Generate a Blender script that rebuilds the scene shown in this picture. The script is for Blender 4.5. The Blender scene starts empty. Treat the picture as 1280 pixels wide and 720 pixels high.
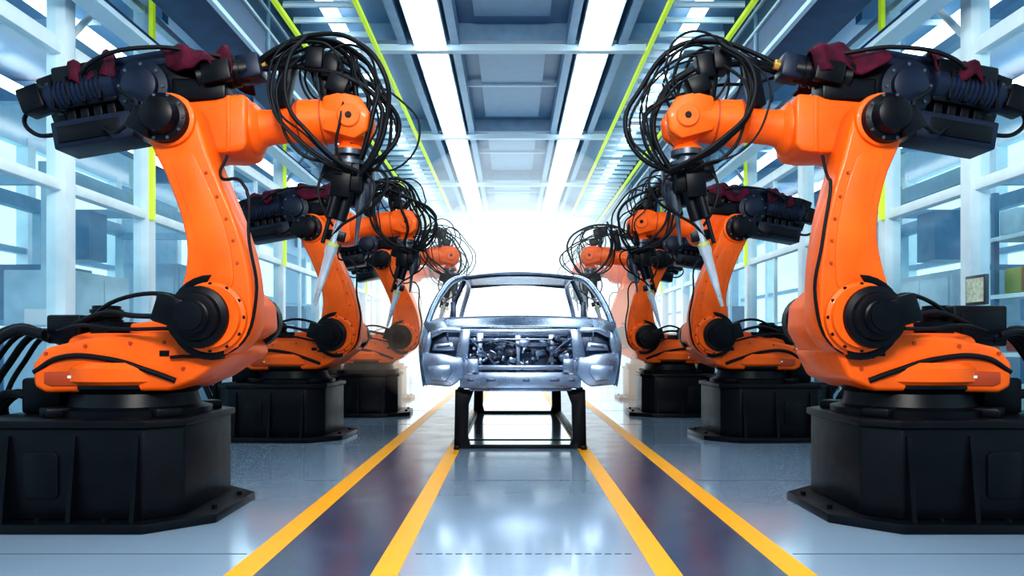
import bpy, bmesh, math, random
from mathutils import Vector, Matrix
random.seed(7)
sc = bpy.context.scene
try:
    sc.view_settings.view_transform = 'Standard'
except Exception:
    pass
for lk in ('Medium High Contrast', 'Standard - Medium High Contrast'):
    try:
        sc.view_settings.look = lk
        break
    except Exception as ex_:
        pass
COL = sc.collection

# ------------------------------------------------------------------ materials
def pmat(name, col, rough=0.5, metal=0.0, var=0.0, bump=0.0, scale=6.0, emit=None, estr=0.0, coat=0.0, spec=0.5):
    m = bpy.data.materials.new(name); m.use_nodes = True
    nt = m.node_tree; b = nt.nodes['Principled BSDF']
    b.inputs['Base Color'].default_value = (*col, 1)
    b.inputs['Roughness'].default_value = rough
    b.inputs['Metallic'].default_value = metal
    b.inputs['Coat Weight'].default_value = coat
    b.inputs['Specular IOR Level'].default_value = spec
    if emit:
        b.inputs['Emission Color'].default_value = (*emit, 1)
        b.inputs['Emission Strength'].default_value = estr
    if var > 0 or bump > 0:
        tc = nt.nodes.new('ShaderNodeTexCoord')
        nz = nt.nodes.new('ShaderNodeTexNoise'); nz.inputs['Scale'].default_value = scale
        nz.inputs['Detail'].default_value = 5
        nt.links.new(tc.outputs['Object'], nz.inputs['Vector'])
        if var > 0:
            r = nt.nodes.new('ShaderNodeValToRGB')
            r.color_ramp.elements[0].position = 0.3; r.color_ramp.elements[1].position = 0.7
            r.color_ramp.elements[0].color = (*[c*(1-var) for c in col], 1)
            r.color_ramp.elements[1].color = (*[min(1, c*(1+var)) for c in col], 1)
            nt.links.new(nz.outputs['Fac'], r.inputs['Fac'])
            nt.links.new(r.outputs['Color'], b.inputs['Base Color'])
            mr = nt.nodes.new('ShaderNodeMapRange')
            mr.inputs['To Min'].default_value = max(0.03, rough-0.1); mr.inputs['To Max'].default_value = min(1, rough+0.1)
            nt.links.new(nz.outputs['Fac'], mr.inputs['Value'])
            nt.links.new(mr.outputs['Result'], b.inputs['Roughness'])
        if bump > 0:
            bp = nt.nodes.new('ShaderNodeBump'); bp.inputs['Strength'].default_value = bump
            bp.inputs['Distance'].default_value = 0.02
            nt.links.new(nz.outputs['Fac'], bp.inputs['Height'])
            nt.links.new(bp.outputs['Normal'], b.inputs['Normal'])
    return m

def emat(name, col, s):
    m = bpy.data.materials.new(name); m.use_nodes = True
    nt = m.node_tree; nt.nodes.clear()
    o = nt.nodes.new('ShaderNodeOutputMaterial'); e = nt.nodes.new('ShaderNodeEmission')
    e.inputs['Color'].default_value = (*col, 1); e.inputs['Strength'].default_value = s
    nt.links.new(e.outputs[0], o.inputs['Surface'])
    return m

def glassmat(name, tint, refl):
    m = bpy.data.materials.new(name); m.use_nodes = True
    nt = m.node_tree; nt.nodes.clear()
    o = nt.nodes.new('ShaderNodeOutputMaterial')
    t = nt.nodes.new('ShaderNodeBsdfTransparent'); t.inputs['Color'].default_value = (*tint, 1)
    g = nt.nodes.new('ShaderNodeBsdfGlossy'); g.inputs['Roughness'].default_value = 0.08
    x = nt.nodes.new('ShaderNodeMixShader'); x.inputs[0].default_value = refl
    nt.links.new(t.outputs[0], x.inputs[1]); nt.links.new(g.outputs[0], x.inputs[2])
    nt.links.new(x.outputs[0], o.inputs['Surface'])
    return m

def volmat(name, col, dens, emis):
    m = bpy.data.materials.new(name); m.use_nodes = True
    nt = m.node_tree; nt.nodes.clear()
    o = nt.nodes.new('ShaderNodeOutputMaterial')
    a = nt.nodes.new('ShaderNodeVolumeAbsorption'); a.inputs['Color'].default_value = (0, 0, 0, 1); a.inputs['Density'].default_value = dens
    e = nt.nodes.new('ShaderNodeEmission'); e.inputs['Color'].default_value = (*col, 1); e.inputs['Strength'].default_value = emis*dens  # volume glows by itself in place of scattered light
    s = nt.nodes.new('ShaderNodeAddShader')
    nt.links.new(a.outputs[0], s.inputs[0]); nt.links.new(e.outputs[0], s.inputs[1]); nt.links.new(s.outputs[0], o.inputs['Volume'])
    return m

ORANGE = pmat('robot_orange', (0.90, 0.118, 0.0012), 0.46, 0, 0.16, 0.04, 4, coat=0.08, spec=0.32)
ORANGE2 = pmat('robot_orange_dark', (0.42, 0.045, 0.002), 0.45, 0, 0.1)
BLACK = pmat('black_paint', (0.0022, 0.003, 0.006), 0.38, 0, 0.3, 0.05, 8, spec=0.2)
BLACKR = pmat('black_rubber', (0.003, 0.004, 0.007), 0.5, spec=0.22)
BLUEBLK = pmat('blue_black_cast', (0.005, 0.011, 0.030), 0.4, 0.1, 0.3, spec=0.32)
MAROON = pmat('maroon_cover_cloth', (0.060, 0.005, 0.018), 0.8, 0, 0.5, 0.6, 12, spec=0.15)
STEEL = pmat('tool_steel', (0.60, 0.66, 0.72), 0.28, 0.75, 0.2)
DSTEEL = pmat('dark_steel', (0.10, 0.12, 0.15), 0.38, 0.7, 0.2)
COPPER = pmat('brass_fitting', (0.75, 0.45, 0.12), 0.35, 0.8)
YGREEN = pmat('lime_yellow_glow', (0.62, 0.80, 0.03), 0.45, emit=(0.6, 0.9, 0.03), estr=0.35)  # slight emission added so the lime parts look brighter
OLIVE = pmat('bin_olive', (0.35, 0.42, 0.12), 0.5)
WHITEP = pmat('white_label', (0.8, 0.82, 0.85), 0.5)
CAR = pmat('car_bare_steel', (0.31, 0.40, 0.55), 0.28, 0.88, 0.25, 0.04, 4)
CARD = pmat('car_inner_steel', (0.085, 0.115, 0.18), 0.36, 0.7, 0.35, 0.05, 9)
FRAME = pmat('white_frame_paint', (0.76, 0.89, 0.94), 0.4, 0, 0.05)
CEILM = pmat('ceiling_panel_blue', (0.095, 0.20, 0.34), 0.4, 0.1, 0.12)
BEAM = pmat('ceiling_beam_paint', (0.19, 0.34, 0.50), 0.4, 0.1, 0.1)
BEAML = pmat('light_beam_paint', (0.58, 0.78, 0.90), 0.4)
DUCT = pmat('duct_dark_blue', (0.040, 0.095, 0.19), 0.4, 0.3, 0.2)
YELLOW = pmat('lane_yellow', (0.96, 0.40, 0.003), 0.35, 0, 0.06)
LANE = pmat('lane_dark_coat', (0.045, 0.066, 0.120), 0.20, 0, 0.12, 0.0, 3)
SEAM = pmat('floor_joint_dark', (0.04, 0.06, 0.09), 0.6)
PANELB = pmat('wall_panel_blue', (0.27, 0.48, 0.62), 0.5, 0, 0.1)
PANELL = pmat('wall_panel_pale', (0.54, 0.80, 0.90), 0.5, 0, 0.06)
CABW = pmat('cabinet_grey', (0.44, 0.62, 0.72), 0.45, 0.0, 0.08)
CABB = pmat('cabinet_blue', (0.12, 0.25, 0.38), 0.4, 0.1, 0.1)
RED = pmat('bin_red', (0.45, 0.10, 0.07), 0.5)
GREEN = pmat('bin_green', (0.10, 0.38, 0.28), 0.5)
GLASS = glassmat('partition_glass', (0.88, 0.98, 1.0), 0.07)
LIGHT = emat('fluorescent_tube', (0.86, 0.96, 1.0), 10.0)
LIGHT2 = emat('fluorescent_tube_soft', (0.82, 0.95, 1.0), 4.5)

def floormat():
    m = pmat('epoxy_floor', (0.40, 0.49, 0.58), 0.2, 0, 0, 0)
    nt = m.node_tree; b = nt.nodes['Principled BSDF']
    tc = nt.nodes.new('ShaderNodeTexCoord')
    n1 = nt.nodes.new('ShaderNodeTexNoise'); n1.inputs['Scale'].default_value = 0.5; n1.inputs['Detail'].default_value = 3
    nt.links.new(tc.outputs['Object'], n1.inputs['Vector'])
    r = nt.nodes.new('ShaderNodeValToRGB')
    r.color_ramp.elements[0].position = 0.3; r.color_ramp.elements[0].color = (0.29, 0.39, 0.52, 1)
    r.color_ramp.elements[1].position = 0.75; r.color_ramp.elements[1].color = (0.37, 0.48, 0.61, 1)
    nt.links.new(n1.outputs['Fac'], r.inputs['Fac']); nt.links.new(r.outputs['Color'], b.inputs['Base Color'])
    mr = nt.nodes.new('ShaderNodeMapRange'); mr.inputs['To Min'].default_value = 0.11; mr.inputs['To Max'].default_value = 0.17
    nt.links.new(n1.outputs['Fac'], mr.inputs['Value']); nt.links.new(mr.outputs['Result'], b.inputs['Roughness'])
    b.inputs['Coat Weight'].default_value = 0.9; b.inputs['Coat Roughness'].default_value = 0.12
    return m
FLOOR = floormat()

# ------------------------------------------------------------------ mesh helpers
def finish(name, bm, mat, parent=None, bevel=0.0, seg=2, ang=30):
    bmesh.ops.recalc_face_normals(bm, faces=bm.faces[:])
    if bevel > 0:
        es = [e for e in bm.edges if len(e.link_faces) == 2 and e.calc_face_angle(0) > math.radians(ang)]
        if es:
            bmesh.ops.bevel(bm, geom=es, offset=bevel, segments=seg, profile=0.5, affect='EDGES', clamp_overlap=True)
    me = bpy.data.meshes.new(name); bm.to_mesh(me); bm.free()
    for p in me.polygons: p.use_smooth = True
    me.set_sharp_from_angle(angle=math.radians(38))
    me.materials.append(mat)
    o = bpy.data.objects.new(name, me); COL.objects.link(o)
    if parent: o.parent = parent
    return o

def empty(name, loc=(0, 0, 0), rz=0, scale=(1, 1, 1)):
    e = bpy.data.objects.new(name, None); COL.objects.link(e)
    e.location = loc; e.rotation_euler = (0, 0, rz); e.scale = scale; e.empty_display_size = 0.2
    return e

def box(name, c, s, mat, parent=None, bevel=0.0, rot=None):
    bm = bmesh.new(); bmesh.ops.create_cube(bm, size=1.0)
    for v in bm.verts: v.co = Vector((v.co.x*s[0], v.co.y*s[1], v.co.z*s[2]))
    M = Matrix.Translation(c)
    if rot: M = M @ (Matrix.Rotation(rot[2], 4, 'Z') @ Matrix.Rotation(rot[1], 4, 'Y') @ Matrix.Rotation(rot[0], 4, 'X'))
    bmesh.ops.transform(bm, matrix=M, verts=bm.verts[:])
    return finish(name, bm, mat, parent, bevel)

def boxes(name, items, mat, parent=None):
    bm = bmesh.new()
    for c, s in items:
        g = bmesh.ops.create_cube(bm, size=1.0)
        for v in g['verts']: v.co = Vector((v.co.x*s[0]+c[0], v.co.y*s[1]+c[1], v.co.z*s[2]+c[2]))
    return finish(name, bm, mat, parent)

def lathe(name, p0, p1, prof, mat, parent=None, seg=32):
    p0 = Vector(p0); p1 = Vector(p1); d = (p1-p0).normalized()
    q = d.to_track_quat('Z', 'Y')
    bm = bmesh.new(); rings = []
    for t, r in prof:
        rings.append([bm.verts.new(p0 + q @ Vector((r*math.cos(2*math.pi*i/seg), r*math.sin(2*math.pi*i/seg), t))) for i in range(seg)])
    for a, b in zip(rings[:-1], rings[1:]):
        for i in range(seg):
            bm.faces.new((a[i], a[(i+1) % seg], b[(i+1) % seg], b[i]))
    bm.faces.new(rings[0][::-1]); bm.faces.new(rings[-1])
    return finish(name, bm, mat, parent)

def cyl(name, p0, p1, r, mat, parent=None, r2=None, seg=24, ch=0.0):
    L = (Vector(p1)-Vector(p0)).length; r2 = r if r2 is None else r2
    if ch > 0: prof = [(0, r-ch), (ch, r), (L-ch, r2), (L, r2-ch)]
    else: prof = [(0, r), (L, r2)]
    return lathe(name, p0, p1, prof, mat, parent, seg)

def motor(name, p0, p1, r, mat, parent):
    L = (Vector(p1)-Vector(p0)).length
    prof = [(0, r*0.75), (0.01, r)]
    n = max(3, int(L*0.6/0.025)); t = L*0.15
    for i in range(n):
        prof += [(t, r), (t+0.004, r*0.9), (t+0.012, r*0.9), (t+0.016, r)]; t += L*0.62/n
    prof += [(L*0.82, r), (L*0.83, r*0.85), (L*0.98, r*0.85), (L, r*0.7)]
    return lathe(name, p0, p1, prof, mat, parent, 24)

def prism(name, pts, y0, y1, mat, parent=None, bevel=0.0, seg=2, plane='xz'):
    bm = bmesh.new()
    def P(a, b, c):
        return (a, c, b) if plane == 'xz' else ((a, b, c) if plane == 'xy' else (c, a, b))
    A = [bm.verts.new(P(a, b, y0)) for a, b in pts]; B = [bm.verts.new(P(a, b, y1)) for a, b in pts]
    n = len(pts)
    bm.faces.new(A); bm.faces.new(B[::-1])
    for i in range(n): bm.faces.new((A[i], B[i], B[(i+1) % n], A[(i+1) % n]))
    return finish(name, bm, mat, parent, bevel, seg)

def grid(name, fn, nu, nv, mat, parent=None, thick=0.0):
    bm = bmesh.new()
    V = [[bm.verts.new(fn(i/nu, j/nv)) for j in range(nv+1)] for i in range(nu+1)]
    for i in range(nu):
        for j in range(nv):
            bm.faces.new((V[i][j], V[i+1][j], V[i+1][j+1], V[i][j+1]))
    o = finish(name, bm, mat, parent)
    if thick:
        s = o.modifiers.new('thick', 'SOLIDIFY'); s.thickness = thick; s.offset = 0
    return o

def cables(name, paths, mat, parent=None, res=6):
    cu = bpy.data.curves.new(name, 'CURVE'); cu.dimensions = '3D'; cu.bevel_depth = 1.0; cu.bevel_resolution = 2; cu.resolution_u = res
    cu.use_fill_caps = True
    for pts, r in paths:
        sp = cu.splines.new('BEZIER'); sp.bezier_points.add(len(pts)-1)
        for bp, p in zip(sp.bezier_points, pts):
            bp.co = p; bp.handle_left_type = 'AUTO'; bp.handle_right_type = 'AUTO'; bp.radius = r
    cu.materials.append(mat)
    o = bpy.data.objects.new(name, cu); COL.objects.link(o)
    if parent: o.parent = parent
    return o

def chamf(x0, x1, y0, y1, c):
    return [(x0+c, y0), (x1-c, y0), (x1, y0+c), (x1, y1-c), (x1-c, y1), (x0+c, y1), (x0, y1-c), (x0, y0+c)]

def bez3(p, n):
    out = []
    for i in range(n+1):
        t = i/n; k = len(p)-1
        x = sum(math.comb(k, j)*(1-t)**(k-j)*t**j*p[j][0] for j in range(k+1))
        y = sum(math.comb(k, j)*(1-t)**(k-j)*t**j*p[j][1] for j in range(k+1))
        out.append((x, y))
    return out

def ribbon(center, widths):
    n = len(center); L = []; R = []
    for i, (x, z) in enumerate(center):
        a = center[max(0, i-1)]; b = center[min(n-1, i+1)]
        dx, dz = b[0]-a[0], b[1]-a[1]; l = math.hypot(dx, dz); nx, nz = -dz/l, dx/l
        t = i/(n-1)*(len(widths)-1); k = min(int(t), len(widths)-2); w = widths[k]*(1-(t-k))+widths[k+1]*(t-k)
        L.append((x+nx*w/2, z+nz*w/2)); R.append((x-nx*w/2, z-nz*w/2))
    def cap(c, p, q, w):
        a0 = math.atan2(p[1]-c[1], p[0]-c[0])
        return [(c[0]+w/2*math.cos(a0-math.pi*k/9), c[1]+w/2*math.sin(a0-math.pi*k/9)) for k in range(1, 9)]
    top = cap(center[-1], L[-1], R[-1], widths[-1])
    bot = cap(center[0], R[0], L[0], widths[0])
    return L + top + R[::-1] + bot

# ------------------------------------------------------------------ robot
def robot(x, y, mirror=1, rz=0.0, S=(0.56, 1.09), E=(0.34, 2.13), seed=1, detail=True, comp=0.17, jb=1.0):
    rnd = random.Random(seed)
    r = empty('industrial_robot', (x, y, 0), rz, (mirror, 1, 1))
    # pedestal
    prism('pedestal_flange', chamf(-0.74, 0.58, -0.60, 0.58, 0.27), 0.0, 0.05, BLACK, r, 0.008, plane='xy')
    prism('pedestal_riser', chamf(-0.64, 0.42, -0.50, 0.50, 0.15), 0.05, 0.52, BLACK, r, 0.012, plane='xy')
    prism('pedestal_top', chamf(-0.66, 0.44, -0.52, 0.52, 0.15), 0.52, 0.56, BLACK, r, 0.008, plane='xy')
    for i, gx in enumerate((-0.42, -0.08, 0.24)):
        prism('pedestal_gusset_%d' % (i+1), [(-0.57, 0.05), (-0.50, 0.05), (-0.50, 0.48), (-0.515, 0.48)], gx-0.012, gx+0.012, BLACK, r, plane='yz')
    prism('pedestal_access_panel', chamf(-0.34, -0.16, 0.16, 0.40, 0.02), -0.512, -0.49, BLACK, r, 0.004)
    for i, (bx, by) in enumerate(((0.52, -0.2), (0.52, 0.2), (-0.69, -0.2), (-0.69, 0.2), (0.1, -0.555), (-0.24, -0.555))):
        cyl('anchor_bolt_%d' % (i+1), (bx, by, 0.05), (bx, by, 0.072), 0.016, BLACK, r, seg=6)
    # robot base
    lathe('robot_base', (0, 0, 0.56), (0, 0, 1), [(0, 0.41), (0.035, 0.41), (0.05, 0.35), (0.12, 0.33), (0.15, 0.36), (0.195, 0.36)], BLACK, r, 40)
    for i, a in enumerate((45, 135, 225, 315)):
        ca, sa = math.cos(math.radians(a)), math.sin(math.radians(a))
        box('base_foot_%d' % (i+1), (ca*0.39, sa*0.39, 0.585), (0.18, 0.14, 0.05), BLACK, r, 0.01, (0, 0, math.radians(a)))
    box('base_connector_box', (-0.48, 0.05, 0.66), (0.22, 0.34, 0.20), BLACK, r, 0.02)
    # rotating column
    lathe('turntable_ring', (0, 0, 0.73), (0, 0, 1), [(0, 0.36), (0.02, 0.385), (0.09, 0.385), (0.12, 0.36)], ORANGE, r, 48)
    sx, sz = S
    low_ = [(-0.40, 0.72), (-0.41, 0.84), (-0.34, 0.93), (-0.1, 0.985), (0.30, 1.02), (sx+0.06, 0.99), (sx+0.10, 0.90), (0.46, 0.76), (0.32, 0.70), (-0.34, 0.69)]
    prism('column_skirt', low_, -0.32, 0.32, ORANGE, r, 0.025, 3)
    up = [(-0.32, 0.90), (-0.28, 0.99), (-0.05, 1.05), (sx-0.30, 1.09), (sx-0.20, sz+0.10), (sx-0.06, sz+0.18), (sx+0.06, sz+0.18), (sx+0.15, sz+0.09), (sx+0.16, sz-0.06), (0.52, 0.90)]
    prism('column_body', up, -0.20, 0.30, ORANGE, r, 0.03, 3)
    cables('column_trim_band', [([(-0.40, -0.31, 0.80), (-0.26, -0.330, 0.875), (0.0, -0.330, 0.87), (0.24, -0.330, 0.80), (0.36, -0.325, 0.755)], 0.015)], BLACKR, r)
    prism('column_recess_panel', [(-0.34, 0.74), (-0.34, 0.80), (-0.02, 0.81), (0.16, 0.76), (0.14, 0.73), (-0.3, 0.725)], -0.328, -0.31, ORANGE2, r, 0.006)
    boxes('rating_plates', [((0.0, -0.331, 0.775), (0.08, 0.006, 0.03)), ((0.30, -0.323, 0.90), (0.05, 0.006, 0.03))], BLACK, r)
    box('maker_badge', (-0.18, -0.331, 0.775), (0.06, 0.006, 0.014), WHITEP, r)
    boxes('column_top_covers', [((-0.05, -0.12, 1.04), (0.22, 0.16, 0.06)), ((0.16, 0.1, 1.08), (0.14, 0.2, 0.06))], BLACK, r)
    for i, (a, b) in enumerate(((-0.33, 0.90), (-0.12, 0.94), (0.12, 0.955), (0.30, 0.96), (0.40, 0.82))):
        cyl('column_bolt_%d' % (i+1), (a, -0.318, b), (a, -0.33, b), 0.010, ORANGE2, r, seg=6)
    box('axis_one_motor_mount', (-0.18, 0.05, 1.02), (0.28, 0.26, 0.08), BLACK, r, 0.02)
    motor('axis_one_motor', (-0.18, 0.02, 1.04), (-0.18, 0.02, 1.17), 0.09, BLACK, r)
    box('junction_box', (-0.33, -0.06, 1.00+0.04*jb), (0.24*jb, 0.2, 0.15*jb+0.04), BLACK, r, 0.015)
    box('junction_box_lid', (-0.33, -0.165, 1.00+0.04*jb), (0.18*jb, 0.012, 0.11*jb+0.02), BLACK, r, 0.004)
    # lower link
    cen = bez3([S, (sx+0.08, sz+0.40), (E[0]+0.17, E[1]-0.45), E], 16)
    prism('lower_link_arm', ribbon(cen, [0.42, 0.35, 0.29, 0.26, 0.25, 0.29]), -0.36, -0.13, ORANGE, r, 0.022, 3)
    prism('lower_link_web', ribbon([(a-0.005, b) for a, b in cen[3:14]], [0.19, 0.17, 0.15, 0.13]), -0.368, -0.34, ORANGE, r, 0.006, 2)
    for i in range(5):
        a, b = cen[4+2*i]
        cyl('link_bolt_%d' % (i+1), (a+0.11-i*0.008, -0.358, b+0.02), (a+0.11-i*0.008, -0.37, b+0.02), 0.008, ORANGE2, r, seg=6)
    # shoulder gearbox + motor (near side)
    lathe('shoulder_gear_cover', (sx, -0.34, sz), (sx, -1, sz), [(0, 0.19), (0.05, 0.185), (0.06, 0.165), (0.085, 0.16)], ORANGE, r, 40)
    lathe('shoulder_motor_flange', (sx-0.05, -0.40, sz), (sx-0.05, -1, sz), [(0, 0.165), (0.05, 0.16), (0.06, 0.13), (0.09, 0.12), (0.095, 0.10)], BLACK, r, 36)
    motor('shoulder_motor', (sx-0.05, -0.48, sz), (sx-0.05, -0.56, sz), 0.085, BLACK, r)
    box('shoulder_motor_plug', (sx-0.17, -0.47, sz+0.03), (0.16, 0.09, 0.15), BLACK, r, 0.015, (0, 0.3, 0))
    prism('shoulder_guard_band', [(sx+0.225*math.cos(a), sz+0.225*math.sin(a)) for a in [math.radians(t) for t in range(90, 291, 12)]] + [(sx+0.185*math.cos(a), sz+0.185*math.sin(a)) for a in [math.radians(t) for t in range(290, 89, -12)]], -0.38, -0.30, BLACK, r, 0.004)
    for i in range(12):
        a = 2*math.pi*i/12
        cyl('shoulder_bolt_%d' % (i+1), (sx+0.175*math.cos(a), -0.385, sz+0.175*math.sin(a)), (sx+0.175*math.cos(a), -0.397, sz+0.175*math.sin(a)), 0.010, BLACK, r, seg=6)
    cyl('shoulder_rear_cap', (sx, 0.28, sz), (sx, 0.40, sz), 0.16, BLACK, r, ch=0.02)
    # elbow and upper arm
    ex, ez = E
    dx_, dz_ = ex-0.20, ez-2.21
    def q(u, yy, z):
        if u < -0.2: u = -0.2+(u+0.2)*0.80
        k = min(1, max(0, (u-0.2)/0.8))
        return (u+dx_-comp*k, yy, z+dz_+0.075*k)
    lathe('elbow_gear_cover', (ex, -0.35, ez), (ex, -1, ez), [(0, 0.145), (0.03, 0.14), (0.035, 0.13)], ORANGE, r, 36)
    lathe('elbow_motor_flange', (ex-0.01, -0.38, ez), (ex-0.01, -1, ez), [(0, 0.13), (0.05, 0.125), (0.06, 0.10), (0.10, 0.09), (0.12, 0.085), (0.13, 0.06)], BLACK, r, 32)
    box('elbow_motor_plug', (ex-0.10, -0.44, ez-0.03), (0.13, 0.08, 0.13), BLACK, r, 0.015, (0, 0.5, 0))
    for i in range(10):
        a = 2*math.pi*i/10
        cyl('elbow_bolt_%d' % (i+1), (ex-0.01+0.115*math.cos(a), -0.425, ez+0.115*math.sin(a)), (ex-0.01+0.115*math.cos(a), -0.44, ez+0.115*math.sin(a)), 0.009, DSTEEL, r, seg=6)
    house = [q(u, 0, z) for u, z in ((0.06, 2.12), (0.04, 2.31), (0.12, 2.36), (0.42, 2.36), (0.50, 2.375), (0.62, 2.375), (0.64, 2.345), (0.64, 2.09), (0.60, 2.06), (0.50, 2.055), (0.38, 2.07), (0.2, 2.05))]
    prism('upper_arm_housing', [(p[0], p[2]) for p in house], -0.17, 0.17, ORANGE, r, 0.022, 3)
    prism('upper_arm_rib', [(q(u, 0, z)[0], q(u, 0, z)[2]) for u, z in ((0.50, 2.06), (0.50, 2.37), (0.525, 2.37), (0.525, 2.06))], -0.178, 0.178, ORANGE, r, 0.004)
    A = q(0.60, 0, 2.22); B = q(1.35, 0, 2.25)
    LL = (Vector(B)-Vector(A)).length; f = LL/0.75
    lathe('upper_arm_tube', A, B, [(0, 0.14), (0.03, 0.15), (0.05*f, 0.145), (0.085*f, 0.105), (0.13*f, 0.098), (0.28*f, 0.098), (0.31*f, 0.122), (0.33*f, 0.135), (0.42*f, 0.13), (0.60*f, 0.12), (0.63*f, 0.125), (0.655*f, 0.118)], ORANGE, r, 36)
    for k, (t, rr_) in enumerate(((0.325*f, 0.139), (0.47*f, 0.131))):
        p = Vector(A)+(Vector(B)-Vector(A)).normalized()*t
        lathe('arm_band_%d' % (k+1), p, Vector(p)+(Vector(B)-Vector(A)), [(0, rr_), (0.010, rr_)], ORANGE2, r, 36)
    for i in range(8):
        a = 2*math.pi*i/8
        p = Vector(q(0.645, 0.125*math.cos(a), 2.22+0.125*math.sin(a)))
        cyl('arm_bolt_%d' % (i+1), p, p+Vector((0.012, 0, 0)), 0.009, DSTEEL, r, seg=6)
    for k, yy in enumerate((-0.10, 0.07)):
        prism('wrist_fork_%d' % (k+1), [(q(u, 0, z)[0], q(u, 0, z)[2]) for u, z in ((1.12, 2.15), (1.12, 2.34), (1.22, 2.365), (1.33, 2.34), (1.385, 2.25), (1.37, 2.15), (1.30, 2.10))], yy-0.02, yy+0.05, ORANGE, r, 0.018, 2)
    cyl('wrist_pivot_cap', q(1.27, -0.12, 2.23), q(1.27, -0.135, 2.23), 0.065, ORANGE, r, ch=0.006)
    cyl('wrist_pivot_bolt', q(1.27, -0.135, 2.23), q(1.27, -0.142, 2.23), 0.018, BLACK, r, ch=0.004)
    lathe('wrist_knuckle', q(1.27, 0, 2.29), q(1.25, 0, 2.04), [(0, 0.05), (0.03, 0.085), (0.10, 0.09), (0.17, 0.08), (0.20, 0.06), (0.22, 0.085), (0.25, 0.085)], ORANGE, r, 28)
    lathe('tool_flange', q(1.25, 0, 2.06), q(1.245, 0, 1.9), [(0, 0.09), (0.03, 0.09), (0.035, 0.06), (0.06, 0.06), (0.065, 0.10), (0.085, 0.10)], DSTEEL, r, 28)
    # rear motor pack
    T = -0.17
    box('rear_gear_housing', q(-0.02, 0.02, 2.47), (0.52, 0.36, 0.26), BLACK, r, 0.05, (0, T, 0))
    box('rear_housing_cap', q(-0.02, -0.02, 2.60), (0.40, 0.28, 0.10), BLUEBLK, r, 0.03, (0, T, 0))
    box('rear_drive_block', q(-0.36, 0.0, 2.45), (0.34, 0.44, 0.24), BLACK, r, 0.02, (0, T, 0))
    lathe('rear_gear_disc', q(-0.02, -0.15, 2.44), q(-0.02, -0.4, 2.44), [(0, 0.15), (0.05, 0.145), (0.06, 0.10), (0.09, 0.095), (0.10, 0.06)], BLUEBLK, r, 28)
    for i in range(8):
        a = 2*math.pi*i/8
        cyl('gear_disc_bolt_%d' % (i+1), q(-0.02+0.12*math.cos(a), -0.20, 2.44+0.12*math.sin(a)), q(-0.02+0.12*math.cos(a), -0.212, 2.44+0.12*math.sin(a)), 0.01, DSTEEL, r, seg=6)
    for k, (yy, z0, z1, u1) in enumerate(((-0.17, 2.46, 2.36, -0.70), (0.0, 2.56, 2.46, -0.66), (0.17, 2.44, 2.34, -0.72))):
        motor('axis_motor_%d' % (k+1), q(-0.15, yy, z0), q(u1, yy, z1), 0.088, BLUEBLK if k == 0 else BLACK, r)
    for k, (yy, zz) in enumerate(((-0.19, 2.36), (0.15, 2.33), (0.0, 2.48))):
        box('motor_end_plug_%d' % (k+1), q(-0.70, yy, zz), (0.13, 0.14, 0.14), BLACK, r, 0.015, (0, -0.35, 0))
    for k in range(4):
        box('motor_fin_plate_%d' % (k+1), q(-0.56+k*0.105, -0.235, 2.385+k*0.018), (0.018, 0.03, 0.16), BLACK, r, 0.004, (0, T, 0))
    box('valve_block', q(-0.30, -0.10, 2.20), (0.44, 0.24, 0.15), BLUEBLK, r, 0.010, (0, T, 0))
    box('valve_block_plate', q(-0.32, -0.225, 2.195), (0.34, 0.012, 0.09), BLACK, r, 0.004, (0, T, 0))
    for k in range(5):
        box('valve_coil_%d' % (k+1), q(-0.46+k*0.09, -0.15, 2.28+k*0.014), (0.05, 0.08, 0.07), BLACK, r, 0.008, (0, T, 0))
    box('counterweight_bracket', q(-0.14, 0.05, 2.32), (0.36, 0.3, 0.08), BLACK, r, 0.01, (0, T, 0))
    def cloth(u0, u1, zb, zt, hw, nm, sd, tilt, nu=14, nv=14):
        rr = random.Random(sd); ph = [rr.uniform(0, 6) for _ in range(8)]
        def ff(a, b):
            u = u0+(u1-u0)*a; th = math.pi*(0.08+0.84*b)
            wob = 1+0.09*math.sin(7*a+ph[0]+4*b)+0.07*math.sin(13*b+ph[1]+5*a)+0.05*math.sin(19*a+ph[2])
            hang = -0.05*abs(math.sin(5*a+ph[4]))*(1 if b < 0.12 or b > 0.88 else 0)
            return q(u+0.05*math.sin(6*b+ph[3]), -hw*math.cos(th)*wob, zb+(zt-zb)*max(0.0, math.sin(th))**0.6*wob+tilt*(a-0.5)+hang)
        grid(nm, ff, nu, nv, MAROON, r, 0.012)
    cloth(-0.50, -0.20, 2.40, 2.62, 0.25, 'protective_cover_rear', seed, 0.06)
    cloth(0.06, 0.50, 2.46, 2.68, 0.22, 'protective_cover_arm', seed+5, -0.04)
    motor('wire_feeder_drum', q(0.26, -0.12, 2.50), q(0.60, -0.05, 2.545), 0.085, BLACK, r)
    box('feeder_bracket', q(0.30, -0.08, 2.43), (0.30, 0.18, 0.12), BLACK, r, 0.015)
    box('feeder_head', q(0.62, -0.04, 2.55), (0.14, 0.15, 0.14), BLUEBLK, r, 0.02, (0, -0.2, 0))
    box('feeder_side_box', q(0.44, -0.19, 2.50), (0.16, 0.06, 0.12), BLACK, r, 0.012, (0, -0.2, 0))
    cyl('feeder_brass_ring', q(0.68, -0.04, 2.56), q(0.73, -0.04, 2.57), 0.028, COPPER, r, ch=0.005)
    # dress-pack cables
    P = []
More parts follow.
